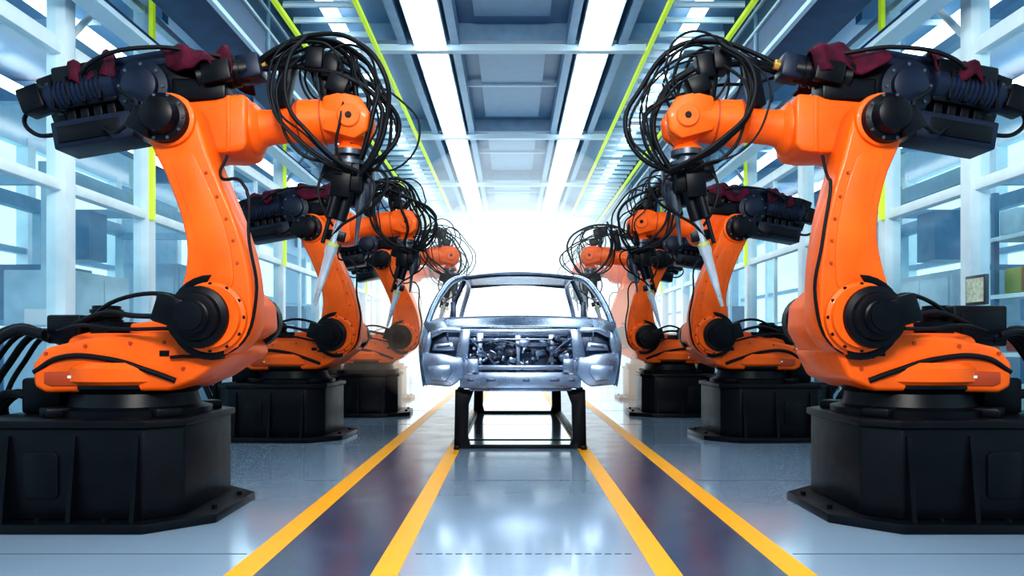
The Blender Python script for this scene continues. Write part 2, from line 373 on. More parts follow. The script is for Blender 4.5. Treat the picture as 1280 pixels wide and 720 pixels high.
    for k in range(12 if detail else 7):
        j = lambda s: rnd.uniform(-s, s)
        yy = j(0.16); g = rnd.uniform(-0.24, 0.06); e2 = rnd.uniform(-0.32, 0.05); e3 = e2+rnd.uniform(-0.08, 0.08)
        pts = [q(0.60+j(0.05), yy*0.4, 2.55+j(0.04)), q(0.82, yy*0.8, 2.61+g*0.35+j(0.04)), q(1.06+j(0.05), yy, 2.67+g*0.8), q(1.33+e2*0.5, yy+j(0.05), 2.62+g*0.9),
               q(1.52+e2, yy+j(0.05), 2.42+g*0.5), q(1.56+e3, yy, 2.20+j(0.05)), q(1.47+e3*0.8, yy*0.8, 2.02+j(0.05)), q(1.29+j(0.03), yy*0.5, 1.93+j(0.03))]
        P.append((pts, rnd.choice((0.006, 0.008, 0.010, 0.014))))
    for k in range(5):
        a = rnd.uniform(0.92, 1.12); yy = -0.17-rnd.uniform(0, 0.08); h = rnd.uniform(-0.08, 0.08); o = rnd.uniform(-0.05, 0.07)
        P.append(([q(a, yy+0.08, 2.60+h), q(a-0.09-o, yy, 2.45+h), q(a-0.09-o, yy, 2.25), q(a+0.02, yy, 2.05+h), q(a+0.2, yy+0.05, 1.95), q(a+0.28, yy+0.1, 1.92)], rnd.choice((0.006, 0.009, 0.012))))
    for k in range(4):
        cx = 1.12+rnd.uniform(-0.06, 0.14); cz = 2.47+rnd.uniform(-0.06, 0.05); R1 = rnd.uniform(0.10, 0.2); yy = rnd.uniform(-0.12, 0.12)
        P.append(([q(cx+R1*math.cos(t*0.9), yy+0.03*t/6, cz+R1*1.15*math.sin(t*0.9)) for t in range(0, 8)], 0.007))
    P.append(([q(-0.45, -0.2, 2.44), q(-0.25, -0.27, 2.56), q(0.05, -0.24, 2.64), q(0.32, -0.18, 2.62), q(0.6, -0.07, 2.58)], 0.012))
    P.append(([q(-0.66, -0.1, 2.36), q(-0.80, -0.15, 2.30), q(-0.70, -0.2, 2.18), q(-0.50, -0.2, 2.18)], 0.012))
    P.append(([q(-0.1, -0.28, 2.40), q(0.02, -0.34, 2.28), q(-0.1, -0.32, 2.16), q(-0.2, -0.25, 2.2)], 0.012))
    cables('dress_pack_cables', P, BLACKR, r)
    box('cable_bracket', q(0.86, -0.02, 2.45), (0.08, 0.10, 0.28), BLACK, r, 0.01, (0, 0.2, 0))
    box('cable_clamp', q(1.07, -0.02, 2.56), (0.10, 0.18, 0.12), BLACK, r, 0.01, (0, 0.1, 0))
    box('cable_post', q(1.11, -0.02, 2.43), (0.05, 0.06, 0.28), BLACK, r, 0.008, (0, -0.12, 0))
    box('cable_manifold', q(1.20, -0.05, 2.41), (0.12, 0.14, 0.10), BLACK, r, 0.012, (0, 0.4, 0))
    box('cable_junction', q(1.16, -0.05, 2.52), (0.09, 0.10, 0.14), BLACK, r, 0.012, (0, 0.2, 0))
    # link hose
    cables('link_hose', [([(ex+0.25, -0.20, ez-0.15), (ex+0.27, -0.33, ez-0.3), (sx+0.15, -0.36, sz+0.72), (sx+0.20, -0.38, sz+0.4), (sx+0.23, -0.36, sz+0.1), (sx+0.12, -0.345, sz-0.16), (0.34, -0.34, 0.88)], 0.009),
                         ([(-0.30, -0.15, 1.05), (-0.05, -0.25, 1.12), (0.15, -0.36, 1.10), (sx-0.16, -0.48, sz)], 0.014),
                         ([(-0.28, -0.05, 1.05), (0.0, -0.22, 1.19), (sx-0.24, -0.32, sz+0.12), (sx-0.12, -0.43, sz+0.05)], 0.012),
                         ([(-0.34, -0.2, 1.02), (-0.16, -0.30, 1.05), (0.06, -0.35, 1.03), (sx-0.2, -0.44, sz-0.06)], 0.010)], BLACKR, r)
    H = []
    for k in range(6):
        yy = -0.22+k*0.07; o = rnd.uniform(0, 0.16)
        H.append(([(-0.40, yy, 1.00-k*0.02), (-0.54-o*0.5, yy, 1.01+o*0.2), (-0.70-o, yy-0.02, 0.84), (-0.80-o, yy-0.03, 0.6), (-0.76-o*0.5, yy, 0.35), (-0.86, yy+0.1, 0.03)], rnd.choice((0.016, 0.022, 0.028))))
    for k in range(3):
        H.append(([(-0.56, -0.1+k*0.09, 0.66), (-0.72, -0.1+k*0.09, 0.66), (-0.80-0.03*k, -0.1+k*0.1, 0.45), (-0.78, -0.1+k*0.12, 0.15), (-0.84, -0.1+k*0.12, 0.03)], 0.02))
    cables('base_hoses', H, BLACKR, r)
    # weld gun
    box('gun_body', q(1.24, 0, 1.90), (0.17, 0.16, 0.17), BLACK, r, 0.02)
    box('gun_transformer', q(1.30, 0.09, 1.88), (0.13, 0.10, 0.26), BLUEBLK, r, 0.015, (0, 0.1, 0))
    box('gun_side_plate', q(1.22, -0.095, 1.88), (0.11, 0.02, 0.20), BLACK, r, 0.006, (0, 0.1, 0))
    box('gun_valve', q(1.15, -0.03, 1.93), (0.08, 0.12, 0.10), BLACK, r, 0.01, (0, 0.3, 0))
    G0 = q(1.26, -0.03, 1.86); G1 = q(1.06, -0.05, 1.17)
    lathe('gun_fixed_arm', G0, G1, [(0, 0.033), (0.12, 0.033), (0.14, 0.024), (0.34, 0.022), (0.35, 0.034), (0.40, 0.034), (0.42, 0.028), (0.56, 0.022), (0.62, 0.016), (0.72, 0.010)], STEEL, r, 18)
    cyl('gun_arm_sleeve', Vector(G0).lerp(Vector(G1), 0.02), Vector(G0).lerp(Vector(G1), 0.30), 0.036, BLACK, r, ch=0.005)
    cyl('gun_cap_ring', Vector(G0).lerp(Vector(G1), 0.48), Vector(G0).lerp(Vector(G1), 0.51), 0.036, OLIVE, r)
    lathe('gun_moving_arm', q(1.31, 0.05, 1.84), q(1.27, 0.02, 1.42), [(0, 0.03), (0.12, 0.028), (0.14, 0.016), (0.30, 0.010), (0.32, 0.006)], DSTEEL, r, 18)
    lathe('gun_cylinder', q(1.20, -0.07, 1.84), q(1.11, -0.09, 1.50), [(0, 0.026), (0.18, 0.026), (0.185, 0.012), (0.33, 0.012)], BLACK, r, 18)
    box('gun_link_plate', Vector(G0).lerp(Vector(G1), 0.42), (0.12, 0.03, 0.06), BLACK, r, 0.008, (0, 0.2, 0))
    cables('gun_hoses', [([q(1.32, -0.02, 1.96), q(1.40, -0.05, 1.85), q(1.33, -0.07, 1.70), q(1.21, -0.06, 1.62), q(1.16, -0.05, 1.56)], 0.008),
                         ([q(1.18, -0.06, 1.98), q(1.10, -0.10, 1.86), q(1.12, -0.11, 1.72), q(1.17, -0.07, 1.62)], 0.008),
                         ([q(1.34, 0.03, 1.97), q(1.46, 0.0, 1.92), q(1.42, 0, 1.78), q(1.30, 0.03, 1.70)], 0.008)], BLACKR, r)
    return r

robot(-2.15, 4.58, 1, 0.00, S=(0.57, 1.09), E=(0.34, 2.13), seed=1, jb=0.8)
robot(2.26, 4.58, -1, 0.00, S=(0.43, 1.09), E=(0.31, 2.13), seed=2, comp=0.10, jb=1.25)
robot(-2.24, 8.25, 1, -0.05, S=(0.54, 1.04), E=(0.28, 2.09), seed=3)
robot(2.46, 8.25, -1, 0.04, S=(0.50, 1.04), E=(0.26, 2.09), seed=4)
robot(-1.95, 10.9, 1, 0.06, S=(0.50, 1.04), E=(0.22, 2.06), seed=5, detail=False)
robot(2.15, 10.9, -1, -0.05, S=(0.40, 1.04), E=(0.20, 2.06), seed=6, detail=False)
robot(-2.30, 13.9, 1, 0.0, seed=8, detail=False)
robot(2.40, 13.9, -1, 0.0, seed=9, detail=False)

# ------------------------------------------------------------------ car body
CX, CY = 0.075, 7.10
car = empty('car_body_shell', (CX, CY, 0))
def lerpk(keys, s):
    for (a, va), (b, vb) in zip(keys[:-1], keys[1:]):
        if s <= b:
            t = max(0, (s-a)/(b-a)); t = t*t*(3-2*t)
            return va+(vb-va)*t
    return keys[-1][1]
WK = [(0, 0.87), (0.30, 0.94), (0.9, 0.955), (3.4, 0.95), (4.6, 0.85)]
UK = [(0, 1.04), (0.30, 1.12), (0.9, 1.17), (2.0, 1.20), (3.6, 1.20), (4.6, 1.15)]
def low(s):
    z = 0.58 if s < 0.25 else 0.56
    for c in (0.76, 3.65):
        dd = 0.37**2-(s-c)**2
        if dd > 0: z = max(z, 0.60+math.sqrt(dd))
    return z
ss = sorted(set([round(i*4.6/70, 4) for i in range(71)] + [0.391, 0.40, 0.42, 1.10, 1.12, 1.129, 3.281, 3.29, 3.31, 3.99, 4.01, 4.019]))
RW = 0.60
for sgn, nm in ((-1, 'side_skin_left'), (1, 'side_skin_right')):
    bm = bmesh.new(); rows = []
    for s in ss:
        w = lerpk(WK, s); u = lerpk(UK, s); l = low(s); row = []
        for k in range(13):
            t = k/12; z = l+(u-l)*t
            zz = (z-0.56)/(u-0.56)
            x = w*(1-0.05*(1-zz)**2-0.06*(max(0, zz-0.6)/0.4)**1.5) - (0.014 if 0.50 < zz < 0.58 else 0)
            row.append(bm.verts.new((sgn*x, s, z)))
        inner = 0.17 if (s < 1.0 or s > 3.8) else 0.09
        xt = w*0.94
        for k in (0.15, 0.4, 0.7, 1.0):
            row.append(bm.verts.new((sgn*(xt-inner*k), s, u+0.04*math.sin(k*math.pi*0.55))))
        row.append(bm.verts.new((sgn*(xt-inner-0.005), s, u-0.05)))
        rows.append(row)
    for a, b in zip(rows[:-1], rows[1:]):
        for k in range(len(a)-1): bm.faces.new((a[k], b[k], b[k+1], a[k+1]))
    o = finish(nm, bm, CAR, car); m = o.modifiers.new('t', 'SOLIDIFY'); m.thickness = 0.012; m.offset = 0
    def fr(pts, y0, y1, n, mat=CAR, bv=0.008):
        prism(n, [(sgn*a, b) for a, b in pts], y0, y1, mat, car, bv)
    sd = nm.split('_')[-1]
    fr([(0.84, 0.59), (0.875, 0.78), (0.87, 0.88), (0.66, 0.86), (0.50, 0.82), (0.49, 0.68), (0.56, 0.61), (0.62, 0.57)], -0.03, 0.03, 'nose_lower_panel_'+sd, bv=0.02)
    fr([(0.80, 0.63), (0.82, 0.76), (0.62, 0.77), (0.60, 0.70), (0.66, 0.62)], -0.045, -0.02, 'nose_lower_embossing_'+sd, bv=0.012)
    fr([(0.87, 0.86), (0.86, 1.00), (0.80, 1.06), (0.79, 0.98), (0.81, 0.87)], -0.01, 0.05, 'headlight_outer_post_'+sd)
    fr([(0.84, 1.04), (0.72, 1.10), (0.54, 1.10), (0.50, 1.05), (0.68, 1.055), (0.79, 1.0)], 0.0, 0.07, 'headlight_upper_bar_'+sd)
    fr([(0.58, 0.82), (0.53, 1.08), (0.44, 1.08), (0.47, 0.80)], 0.0, 0.06, 'headlight_inner_post_'+sd)
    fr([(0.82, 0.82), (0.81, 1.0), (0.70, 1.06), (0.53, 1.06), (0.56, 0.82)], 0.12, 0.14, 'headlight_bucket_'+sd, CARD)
    fr([(0.79, 0.89), (0.77, 0.95), (0.60, 0.97), (0.58, 0.89)], 0.03, 0.12, 'headlight_mount_'+sd, CAR, 0.012)
    box('headlight_slot_'+sd, (sgn*0.685, 0.024, 0.93), (0.12, 0.012, 0.022), CARD, car, 0.003, (0, sgn*0.15, 0))
    box('front_rail_'+sd, (sgn*0.46, 0.55, 0.74), (0.09, 1.15, 0.13), CAR, car, 0.012)
    box('crash_can_'+sd, (sgn*0.42, -0.02, 0.76), (0.10, 0.14, 0.12), CAR, car, 0.01)
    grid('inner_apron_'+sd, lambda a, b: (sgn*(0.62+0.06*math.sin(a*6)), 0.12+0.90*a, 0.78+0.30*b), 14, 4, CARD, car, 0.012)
    lathe('strut_tower_'+sd, (sgn*0.60, 0.68, 0.78), (sgn*0.60, 0.68, 2), [(0, 0.18), (0.15, 0.17), (0.26, 0.13), (0.29, 0.11), (0.295, 0.05)], CAR, car, 28)
    cables('pillar_a_'+sd, [([(sgn*0.90, 0.66, 1.14), (sgn*0.865, 0.92, 1.31), (sgn*0.80, 1.22, 1.49), (sgn*0.73, 1.52, 1.62), (sgn*(RW+0.03), 1.84, 1.692)], 0.036)], CAR, car)
    cables('roof_rail_'+sd, [([(sgn*(RW+0.03), 1.82, 1.688), (sgn*(RW+0.035), 2.2, 1.715), (sgn*(RW+0.03), 2.8, 1.715), (sgn*0.63, 3.2, 1.67), (sgn*0.74, 3.75, 1.42), (sgn*0.83, 4.25, 1.17)], 0.032)], CAR, car)
    prism('pillar_b_'+sd, [(2.34, 1.18), (2.46, 1.18), (2.42, 1.45), (2.34, 1.45)], sgn*0.74, sgn*0.80, CARD, car, 0.01, plane='yz')
    cables('pillar_b_upper_'+sd, [([(sgn*0.80, 2.40, 1.20), (sgn*0.76, 2.39, 1.42), (sgn*(RW+0.04), 2.38, 1.70)], 0.028)], CARD, car)
    prism('sill_'+sd, [(1.13, 0.54), (3.27, 0.54), (3.27, 0.66), (1.13, 0.66)], sgn*0.82, sgn*0.92, CAR, car, 0.015, plane='yz')
grid('roof_panel', lambda a, b: ((a-0.5)*2*RW*1.04, 1.82+1.40*b, 1.695+0.022*math.sin(math.pi*min(1, b+0.1))+0.028*(1-(2*a-1)**2)), 16, 14, CAR, car, 0.014)
cables('roof_front_header', [([(-RW, 1.82, 1.685), (-RW*0.5, 1.75, 1.712), (0, 1.73, 1.72), (RW*0.5, 1.75, 1.712), (RW, 1.82, 1.685)], 0.024)], CARD, car)
cables('roof_rear_header', [([(-RW, 3.2, 1.68), (0, 3.26, 1.725), (RW, 3.2, 1.68)], 0.018)], CARD, car)
grid('cowl_panel', lambda a, b: ((a-0.5)*1.66, 0.66+0.34*b-0.08*(1-(2*a-1)**2), 1.095+0.095*math.sin(b*2.0)+0.02*(1-(2*a-1)**2)), 18, 6, CAR, car, 0.014)
box('cowl_slot', (0, 0.575, 1.095), (1.1, 0.012, 0.02), BLACK, car, 0.003)
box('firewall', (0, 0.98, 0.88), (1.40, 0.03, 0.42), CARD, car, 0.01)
for k, (xx, zz, rr_) in enumerate(((-0.35, 1.0, 0.06), (0.1, 0.98, 0.09), (0.42, 1.02, 0.05), (-0.1, 0.85, 0.05))):
    lathe('firewall_opening_%d' % (k+1), (xx, 0.97, zz), (xx, 0, zz), [(0, rr_+0.02), (0.02, rr_+0.015), (0.022, rr_)], CAR if k % 2 else BLACK, car, 20)
cables('dash_cross_tube', [([(-0.85, 1.35, 1.21), (0, 1.32, 1.23), (0.85, 1.35, 1.21)], 0.02)], CARD, car)
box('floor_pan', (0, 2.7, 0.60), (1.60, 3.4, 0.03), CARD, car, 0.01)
box('floor_tunnel', (0, 2.2, 0.68), (0.28, 2.4, 0.16), CARD, car, 0.04)
box('parcel_shelf', (0, 3.6, 1.11), (1.50, 0.40, 0.03), CARD, car, 0.01)
box('rear_panel', (0, 4.50, 0.88), (1.60, 0.05, 0.44), CAR, car, 0.02)
box('rear_seat_bulkhead', (0, 3.35, 0.86), (1.5, 0.03, 0.5), CARD, car, 0.01)
def arcbar(n, hw, z0, z1, s0, bow, dep, mat, bv=0.01):
    pts = [(hw*(2*i/14-1), s0+bow*((2*i/14-1)**2)) for i in range(15)]
    out = pts+[(a, b+dep) for a, b in pts[::-1]]
    prism(n, out, z0, z1, mat, car, bv, plane='xy')
arcbar('radiator_support_upper', 0.56, 1.03, 1.085, 0.02, 0.06, 0.12, CAR)
arcbar('radiator_support_lip', 0.50, 0.985, 1.0, 0.01, 0.06, 0.05, CAR, 0.003)
arcbar('bumper_beam', 0.50, 0.72, 0.765, -0.08, 0.08, 0.05, CAR, 0.01)
arcbar('radiator_support_lower', 0.54, 0.555, 0.705, -0.06, 0.06, 0.14, CAR, 0.02)
arcbar('lower_valance', 0.46, 0.53, 0.555, -0.02, 0.06, 0.16, CAR, 0.008)
for k, xx in enumerate((-0.44, -0.26, 0.05, 0.30, 0.45)):
    box('lower_slot_%d' % k, (xx, -0.055+0.06*(xx/0.54)**2, 0.632), (0.06+0.03*(k % 2), 0.02, 0.03), CARD, car, 0.006)
for k, xx in enumerate((-0.36, -0.02, 0.28)):
    prism('radiator_post_%d' % (k+1), [(xx-0.03, 0.60), (xx+0.03, 0.60), (xx+0.015, 0.85), (xx+0.035, 1.05), (xx-0.035, 1.05), (xx-0.015, 0.85)], 0.04, 0.08, CAR, car, 0.006)
box('radiator_core', (-0.02, 0.24, 0.86), (0.90, 0.03, 0.34), CARD, car, 0.01)
cr = random.Random(3)
for k in range(70):
    xx = cr.uniform(-0.46, 0.46); zz = cr.uniform(0.72, 1.01); yy = cr.uniform(-0.02, 0.18)
    box('bracket_%d' % (k+1), (xx, yy, zz), (cr.uniform(0.02, 0.10), cr.uniform(0.02, 0.06), cr.uniform(0.012, 0.06)), cr.choice((CAR, CAR, CARD, CARD, CARD, BLACK)), car, 0.004, (0, cr.uniform(-0.6, 0.6), cr.uniform(-0.3, 0.3)))
for k in range(12):
    xx = cr.uniform(-0.44, 0.44); zz = cr.uniform(0.74, 0.98)
    cyl('bushing_%d' % (k+1), (xx, -0.03, zz), (xx, 0.05, zz), cr.uniform(0.010, 0.024), cr.choice((CAR, DSTEEL)), car, seg=16)
for k in range(18):
    xx = cr.uniform(-0.45, 0.45); yy = cr.uniform(0.3, 0.75)
    box('bay_part_%d' % (k+1), (xx, yy, cr.uniform(0.85, 1.0)), (cr.uniform(0.05, 0.2), cr.uniform(0.05, 0.2), cr.uniform(0.05, 0.15)), cr.choice((CARD, DSTEEL, CAR)), car, 0.01, (0, 0, cr.uniform(-1, 1)))
cables('bay_wiring', [([(-0.45, 0.0, 1.0), (-0.3, -0.02, 0.85), (-0.2, 0.0, 0.74)], 0.010), ([(0.45, 0.0, 1.0), (0.3, -0.02, 0.88), (0.22, 0.0, 0.74)], 0.010),
                      ([(-0.5, 0.05, 0.95), (-0.2, 0.0, 0.98), (0.1, 0.0, 0.93), (0.45, 0.05, 0.97)], 0.008)], CARD, car)

# carrier skid
sk = empty('car_carrier_skid', (CX, CY, 0))
for sgn, sd in ((-1, 'left'), (1, 'right')):
    for k, yy in enumerate((0.20, 3.9)):
        prism('post_%s_%d' % (sd, k+1), [(sgn*0.60, 0.0), (sgn*0.45, 0.0), (sgn*0.46, 0.05), (sgn*0.475, 0.10), (sgn*0.47, 0.40), (sgn*0.42, 0.535), (sgn*0.59, 0.535)], yy-0.05, yy+0.05, BLACK, sk, 0.006)
        prism('post_brace_%s_%d' % (sd, k+1), [(yy+0.03, 0.0), (yy+0.45, 0.0), (yy+0.45, 0.03), (yy+0.03, 0.45)], sgn*0.56, sgn*0.58, BLACK, sk, 0.003, plane='yz')
    box('runner_'+sd, (sgn*0.57, 2.05, 0.02), (0.05, 4.0, 0.04), BLACK, sk, 0.008)
    box('upper_rail_'+sd, (sgn*0.54, 2.05, 0.545), (0.05, 3.9, 0.025), BLACK, sk, 0.006)
for k, yy in enumerate((0.20, 3.9)):
    box('cross_bar_%d' % (k+1), (0, yy, 0.015), (1.0, 0.06, 0.03), BLACK, sk, 0.006)
box('cross_tie', (0, 0.20, 0.075), (0.95, 0.016, 0.014), BLACK, sk)

# ------------------------------------------------------------------ floor
box('floor', (0, 17, -0.05), (18, 50, 0.10), FLOOR)
YN, YF = -7.8, 41.5
def strip(n, x0, x1, y0, y1, z, mat):
    return box(n, ((x0+x1)/2, (y0+y1)/2, z/2), (x1-x0, y1-y0, z), mat)
strip('floor_lane', -1.06, -0.58, YN, YF, 0.002, LANE)
strip('floor_lane', 0.70, 1.13, YN, YF, 0.002, LANE)
strip('floor_marking_line', -1.18, -1.06, YN, YF, 0.003, YELLOW)
strip('floor_marking_line', -0.58, -0.47, YN, YF, 0.003, YELLOW)
strip('floor_marking_line', 0.59, 0.70, YN, YF, 0.003, YELLOW)
strip('floor_marking_line', 1.13, 1.25, YN, YF, 0.003, YELLOW)
its = []
for k, yy in enumerate([3.62-1.95*i for i in range(-14, 5)]):
    for (a, b, n) in ((-8, -1.2, 'l'), (-0.44, 0.56, 'c'), (1.27, 8, 'r')):
        if n == 'c':
            x = a
            while x < b-0.04 and yy < 12:
                its.append(((x+0.02, yy, 0.0008), (0.03, 0.010, 0.0016))); x += 0.045
        else:
            its.append((((a+b)/2, yy, 0.0008), (b-a, 0.007, 0.0016)))
boxes('floor_joint', its, SEAM)

# ------------------------------------------------------------------ ceiling
box('ceiling', (0, 17, 4.95), (18, 50, 0.10), CEILM)
cl = empty('ceiling_light')
for k, X in enumerate((-1.0, 1.02)):
    boxes('diffuser_%d' % k, [((X, -6+i*2.4+1.14, 4.59), (0.31, 2.28, 0.03)) for i in range(20)], LIGHT, cl)
    box('tray_%d' % k, (X, 17, 4.66), (0.40, 47.5, 0.10), BEAML, cl)
cs = empty('ceiling_side_light')
for k, X in enumerate((-2.05, 2.1)):
    boxes('diffuser_%d' % k, [((X, -6+i*2.4+1.14, 4.70), (0.18, 1.9, 0.03)) for i in range(20)], LIGHT2, cs)
bmz = empty('ceiling_truss')
boxes('cross_beam', [((0, 1.5+4.2*(k-1), 4.60), (3.3, 0.12, 0.08)) for k in range(10)], BEAML, bmz)
boxes('cross_flange', [((0, 1.5+4.2*(k-1), 4.80), (5.2, 0.10, 0.22)) for k in range(10)], BEAM, bmz)
boxes('thin_cross_rib', [((0, 3.6+4.2*(k-1), 4.84), (1.5, 0.05, 0.05)) for k in range(10)], BEAML, bmz)
boxes('long_beam', [((X, 17, 4.74), (0.10, 48, 0.22)) for X in (-0.70, 0.72, -1.34, 1.36)], BEAM, bmz)
boxes('recess_panel', [((0, 3.6+4.2*(k-1), 4.87), (0.9, 3.4, 0.05)) for k in range(10)], BEAM, bmz)
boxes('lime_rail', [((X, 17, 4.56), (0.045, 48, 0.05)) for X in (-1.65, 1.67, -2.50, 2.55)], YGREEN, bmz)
lv = empty('ceiling_louvre')
boxes('slat', [((X, -4+k*0.42, 4.60), (0.76, 0.04, 0.06)) for k in range(104) for X in (-2.08, 2.12)], BEAML, lv)
for sgn, n in ((-1, 'left'), (1, 'right')):
    d = empty('overhead_duct')
    prism('duct_body', [(sgn*2.70, 4.05), (sgn*3.15, 3.95), (sgn*3.30, 4.1), (sgn*3.30, 4.75), (sgn*2.70, 4.75)], -6, 41, DUCT, d, 0.02)
    for i in range(20):
        prism('duct_seam_%d' % i, [(sgn*2.68, 4.03), (sgn*3.16, 3.92), (sgn*3.33, 4.09), (sgn*3.33, 4.77), (sgn*2.68, 4.77)], -5+i*2.3, -4.93+i*2.3, BEAM, d)
    boxes('duct_light_edge', [((sgn*2.69, 17, 4.03), (0.05, 47, 0.05)), ((sgn*2.69, 17, 4.40), (0.03, 47, 0.03)), ((sgn*2.69, 17, 4.62), (0.03, 47, 0.03))], BEAML, d)
    box('cable_tray', (sgn*3.42, 17, 3.72), (0.20, 47, 0.05), BEAML, d)
    cables('tray_pipes', [([(sgn*3.40, -6, 3.79), (sgn*3.40, 17, 3.79), (sgn*3.40, 41, 3.79)], 0.04), ([(sgn*3.48, -6, 3.78), (sgn*3.48, 41, 3.78)], 0.025)], DUCT, d)

# ------------------------------------------------------------------ side partitions
cols = [-5.5, -3.0, -0.6, 1.8, 4.2, 6.6, 8.1, 10.4, 12.8, 15.2, 17.6, 20, 22.4, 24.8, 27.2, 29.6, 32, 34.4, 36.8, 39.2, 41.4]
for sgn, n, X in ((-1, 'left', -3.72), (1, 'right', 3.82)):
    w = empty('wall_'+n)
    for i, yy in enumerate(cols):
        box('column_%d' % (i+1), (X, yy, 2.45), (0.16, 0.16, 4.9), FRAME, w, 0.01)
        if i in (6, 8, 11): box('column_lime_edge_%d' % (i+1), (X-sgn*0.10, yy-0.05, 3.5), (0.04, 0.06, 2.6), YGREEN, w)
        if i+1 < len(cols):
            y2 = cols[i+1]; ym = (yy+y2)/2
            if (y2-yy) > 2: box('mullion_%d' % (i+1), (X, ym, 1.7), (0.05, 0.04, 3.4), FRAME, w)
            if i % 3 == 2:
                cables('brace_%d' % (i+1), [([(X, yy, 3.4), (X, y2, 4.85)], 0.03)], FRAME, w)
    bm = bmesh.new()
    v = [bm.verts.new(p) for p in ((X, -5.5, 0.1), (X, 41.4, 0.1), (X, 41.4, 4.85), (X, -5.5, 4.85))]
    bm.faces.new(v); finish('window_1', bm, GLASS, w)
    for k, (z, h) in enumerate(((0.08, 0.16), (1.05, 0.06), (2.25, 0.09), (3.38, 0.13), (4.3, 0.07))):
        box('rail_%d' % (k+1), (X, 18, z), (0.10, 47, h), FRAME, w, 0.008)
    ow = empty('wall_outer_'+n)
    XO = sgn*8.2
    box('dado_panel', (XO, 17, 0.4), (0.15, 50, 0.8), PANELL, ow)
    box('upper_panel', (XO, 17, 4.6), (0.15, 50, 0.7), PANELL, ow)
    boxes('mullion', [((XO, -7.5+i*3, 2.6), (0.2, 0.22, 3.6)) for i in range(17)], FRAME, ow)
    boxes('transom', [((XO, 17, 2.5), (0.14, 50, 0.10)), ((XO, 17, 1.6), (0.12, 50, 0.05))], PANELB, ow)
    boxes('solid_panel', [((XO+sgn*0.02, -6+i*6, 2.6), (0.12, 2.8, 3.4)) for i in range(8) if i % 2 == 0], PANELB, ow)
    boxes('roof_beam', [((sgn*6.0, -6+i*3, 4.72), (4.2, 0.16, 0.30)) for i in range(16)], BEAM, ow)
    boxes('side_bay_fill', [((sgn*4.9, 17, 4.50), (0.25, 46, 0.04)), ((sgn*6.9, 17, 4.50), (0.25, 46, 0.04))], LIGHT2, ow)  # added glowing strips that brighten the side bays
    eb = empty('equipment_gantry', (sgn*6.3, 12.0, 0))
    boxes('gantry_posts', [((a, b, 1.5), (0.12, 0.12, 3.0)) for a in (-0.8, 0.8) for b in (-2.5, 0, 2.5)], CABW, eb)
    boxes('gantry_beams', [((a, 0, 3.0), (0.14, 5.2, 0.2)) for a in (-0.8, 0.8)] + [((0, b, 2.9), (1.6, 0.1, 0.12)) for b in (-2.5, 0, 2.5)] + [((0, 0, 1.2), (1.5, 4.8, 0.08))], PANELB, eb)
    boxes('gantry_modules', [((0, -1.7, 0.6), (1.3, 0.9, 1.1)), ((0, 0.3, 0.55), (1.1, 1.2, 1.0)), ((0.1, -1.5, 1.6), (0.9, 0.9, 0.7)), ((0, 1.6, 1.5), (1.0, 0.7, 0.5)), ((0, -0.4, 2.5), (0.6, 0.5, 0.7))], CABB, eb)

def cabinet(x, y, w, d, h, mat, sgn):
    c = empty('electrical_cabinet', (x, y, 0))
    box('carcass', (0, 0, h/2+0.04), (w, d, h-0.08), mat, c, 0.01)
    box('plinth', (0, 0, 0.04), (w-0.04, d-0.04, 0.08), BLACK, c)
    for k in (-1, 1):
        box('door_leaf_%d' % (k+2), (-sgn*(w/2+0.01), k*d*0.24, h/2+0.04), (0.02, d*0.46, h-0.2), mat, c, 0.004)
        box('handle_%d' % (k+2), (-sgn*(w/2+0.03), k*0.05, h*0.55), (0.02, 0.02, 0.16), BLACK, c)
        box('vent_%d' % (k+2), (-sgn*(w/2+0.022), k*d*0.24, h*0.2), (0.006, d*0.3, 0.12), DSTEEL, c)
    box('front_panel', (0, -d/2-0.008, h/2+0.04), (w-0.08, 0.016, h-0.2), mat, c, 0.004)
    box('display', (0, -d/2-0.02, h*0.72), (w*0.35, 0.012, 0.16), WHITEP, c)
rr = random.Random(11)
for sgn in (-1, 1):
    for i, (yy, xx, h, m) in enumerate(((8.7, 4.8, 1.7, CABW), (11, 4.7, 2.0, PANELB), (16.5, 6.6, 2.2, CABW), (18.5, 5, 1.8, CABB), (22, 5.6, 2.0, CABW))):
        cabinet(sgn*xx, yy, 0.7, 1.2, h, m, sgn)
rk = empty('storage_rack', (4.95, 7.2, 0))
for a in (-0.3, 0.3):
    for b in (-0.5, 0.5): box('upright_%d_%d' % (a*10, b*10), (a, b, 1.2), (0.05, 0.05, 2.4), CABB, rk)
for i, z in enumerate((0.3, 0.85, 1.4, 1.95)):
    box('shelf_%d' % i, (0, 0, z), (0.66, 1.06, 0.04), FRAME, rk)
    for k in range(3):
        box('bin_%d_%d' % (i, k), (rr.uniform(-0.04, 0.04), -0.33+k*0.33, z+0.15), (0.5, 0.26, 0.24), rr.choice((RED, GREEN, CABB, OLIVE, CABW)), rk, 0.02)
def terminal(x, y, sgn, mat=CABB):
    t = empty('control_terminal', (x, y, 0))
    box('foot', (0, 0, 0.02), (0.40, 0.36, 0.04), BLACK, t, 0.008)
    box('stand', (0, 0, 0.5), (0.10, 0.10, 0.96), BLACK, t, 0.01)
    box('enclosure', (0, 0, 1.08), (0.26, 0.22, 0.36), mat, t, 0.015)
    box('screen', (0, -0.115, 1.14), (0.18, 0.01, 0.15), DSTEEL, t)
    box('key_panel', (0, -0.115, 0.98), (0.18, 0.012, 0.05), WHITEP, t)
terminal(3.42, 9.35, 1); terminal(-3.4, 9.9, -1)
nb = empty('notice_board', (3.72, 6.40, 0))
box('board_frame', (0.0, 0, 1.38), (0.03, 0.28, 0.24), DSTEEL, nb, 0.005)
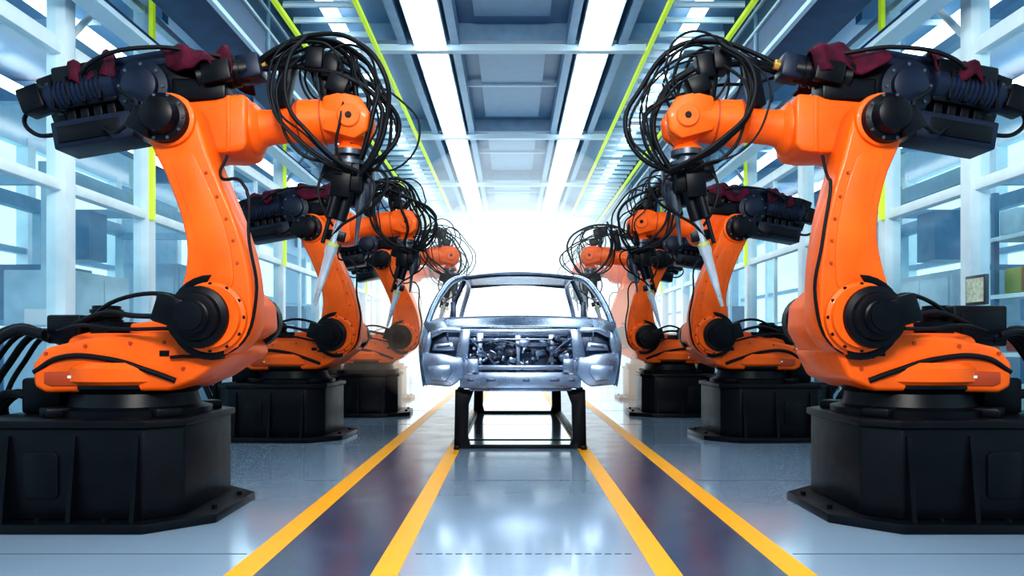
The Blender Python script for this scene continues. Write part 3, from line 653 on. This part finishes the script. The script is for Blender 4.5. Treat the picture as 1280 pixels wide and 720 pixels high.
box('board_sheet', (-0.018, 0, 1.38), (0.008, 0.23, 0.19), pmat('notice_sheet', (0.55, 0.6, 0.45), 0.6, 0, 0.3, 0, 30), nb)

we = empty('wall_end', (0, 41.6, 0))
for i in range(9): box('mullion_%d' % i, (-8+i*2, 0, 2.45), (0.14, 0.14, 4.9), FRAME, we)
for i, z in enumerate((0.1, 1.6, 3.2, 4.7)): box('rail_%d' % i, (0, 0, z), (16.2, 0.12, 0.14), FRAME, we)
wb = empty('wall_back_blocker', (0, -7.9, 0))  # unseen wall, added to cut light from behind the camera
box('back_panel', (0, 0, 2.45), (17.8, 0.12, 4.9), PANELB, wb)
boxes('back_ribs', [((-8+i*2, 0.09, 2.45), (0.12, 0.06, 4.9)) for i in range(9)], BEAM, wb)

# ------------------------------------------------------------------ mist with painted-in glow, self-emitting (nested, so the edges stay soft)
def ellipsoid(name, c, rad, mat):
    bm = bmesh.new(); bmesh.ops.create_uvsphere(bm, u_segments=48, v_segments=28, radius=1)
    for v in bm.verts: v.co = Vector((v.co.x*rad[0]+c[0], v.co.y*rad[1]+c[1], v.co.z*rad[2]+c[2]))
    return finish(name, bm, mat)
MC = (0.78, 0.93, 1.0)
ellipsoid('glowing_mist', (0.05, 25.2, 2.2), (3.65, 15.6, 3.4), volmat('mist_glow_outer', MC, 0.035, 1.6))
ellipsoid('glowing_mist', (0.05, 25.6, 2.0), (3.2, 14.0, 2.7), volmat('mist_glow_middle', MC, 0.045, 1.6))
ellipsoid('glowing_mist', (0.05, 25.8, 1.9), (2.6, 12.8, 2.2), volmat('mist_glow_core', MC, 0.06, 1.7))
ellipsoid('glowing_mist', (-1.6, 12.1, 0.9), (1.4, 1.9, 1.1), volmat('mist_warm', (1.0, 0.84, 0.68), 0.15, 1.15))  # warm haze glow put in by emission
ellipsoid('glowing_mist', (1.95, 12.4, 0.9), (1.2, 1.8, 1.0), volmat('mist_glow_warm_b', (1.0, 0.88, 0.78), 0.13, 1.1))

# ------------------------------------------------------------------ world, fill lamps
w = bpy.data.worlds.new('daylight'); sc.world = w; w.use_nodes = True
bg = w.node_tree.nodes['Background']; bg.inputs['Color'].default_value = (0.54, 0.88, 1.0, 1); bg.inputs['Strength'].default_value = 1.4
def area(name, loc, size, sizey, power, col, target):
    l = bpy.data.lights.new(name, 'AREA'); l.shape = 'RECTANGLE'; l.size = size; l.size_y = sizey; l.energy = power; l.color = col
    o = bpy.data.objects.new(name, l); COL.objects.link(o); o.location = loc
    o.rotation_euler = (Vector(target)-Vector(loc)).to_track_quat('-Z', 'Y').to_euler(); return o
area('robot_fill_light', (-0.6, -0.2, 3.8), 0.9, 0.5, 140, (1.0, 0.96, 0.90), (-2.2, 4.6, 1.5))  # added fill pair, lights the front robots from the camera side
area('robot_fill_light', (0.6, -0.2, 3.8), 0.9, 0.5, 140, (1.0, 0.96, 0.90), (2.2, 4.6, 1.5))

# ------------------------------------------------------------------ camera
cam = bpy.data.cameras.new('camera'); co = bpy.data.objects.new('camera', cam); COL.objects.link(co)
co.location = (0, 0, 0.95); co.rotation_euler = (math.radians(90), 0, 0)
cam.sensor_width = 36; cam.lens = 36*1000/1280; cam.shift_y = 70/1280
cam.clip_end = 200
sc.camera = co
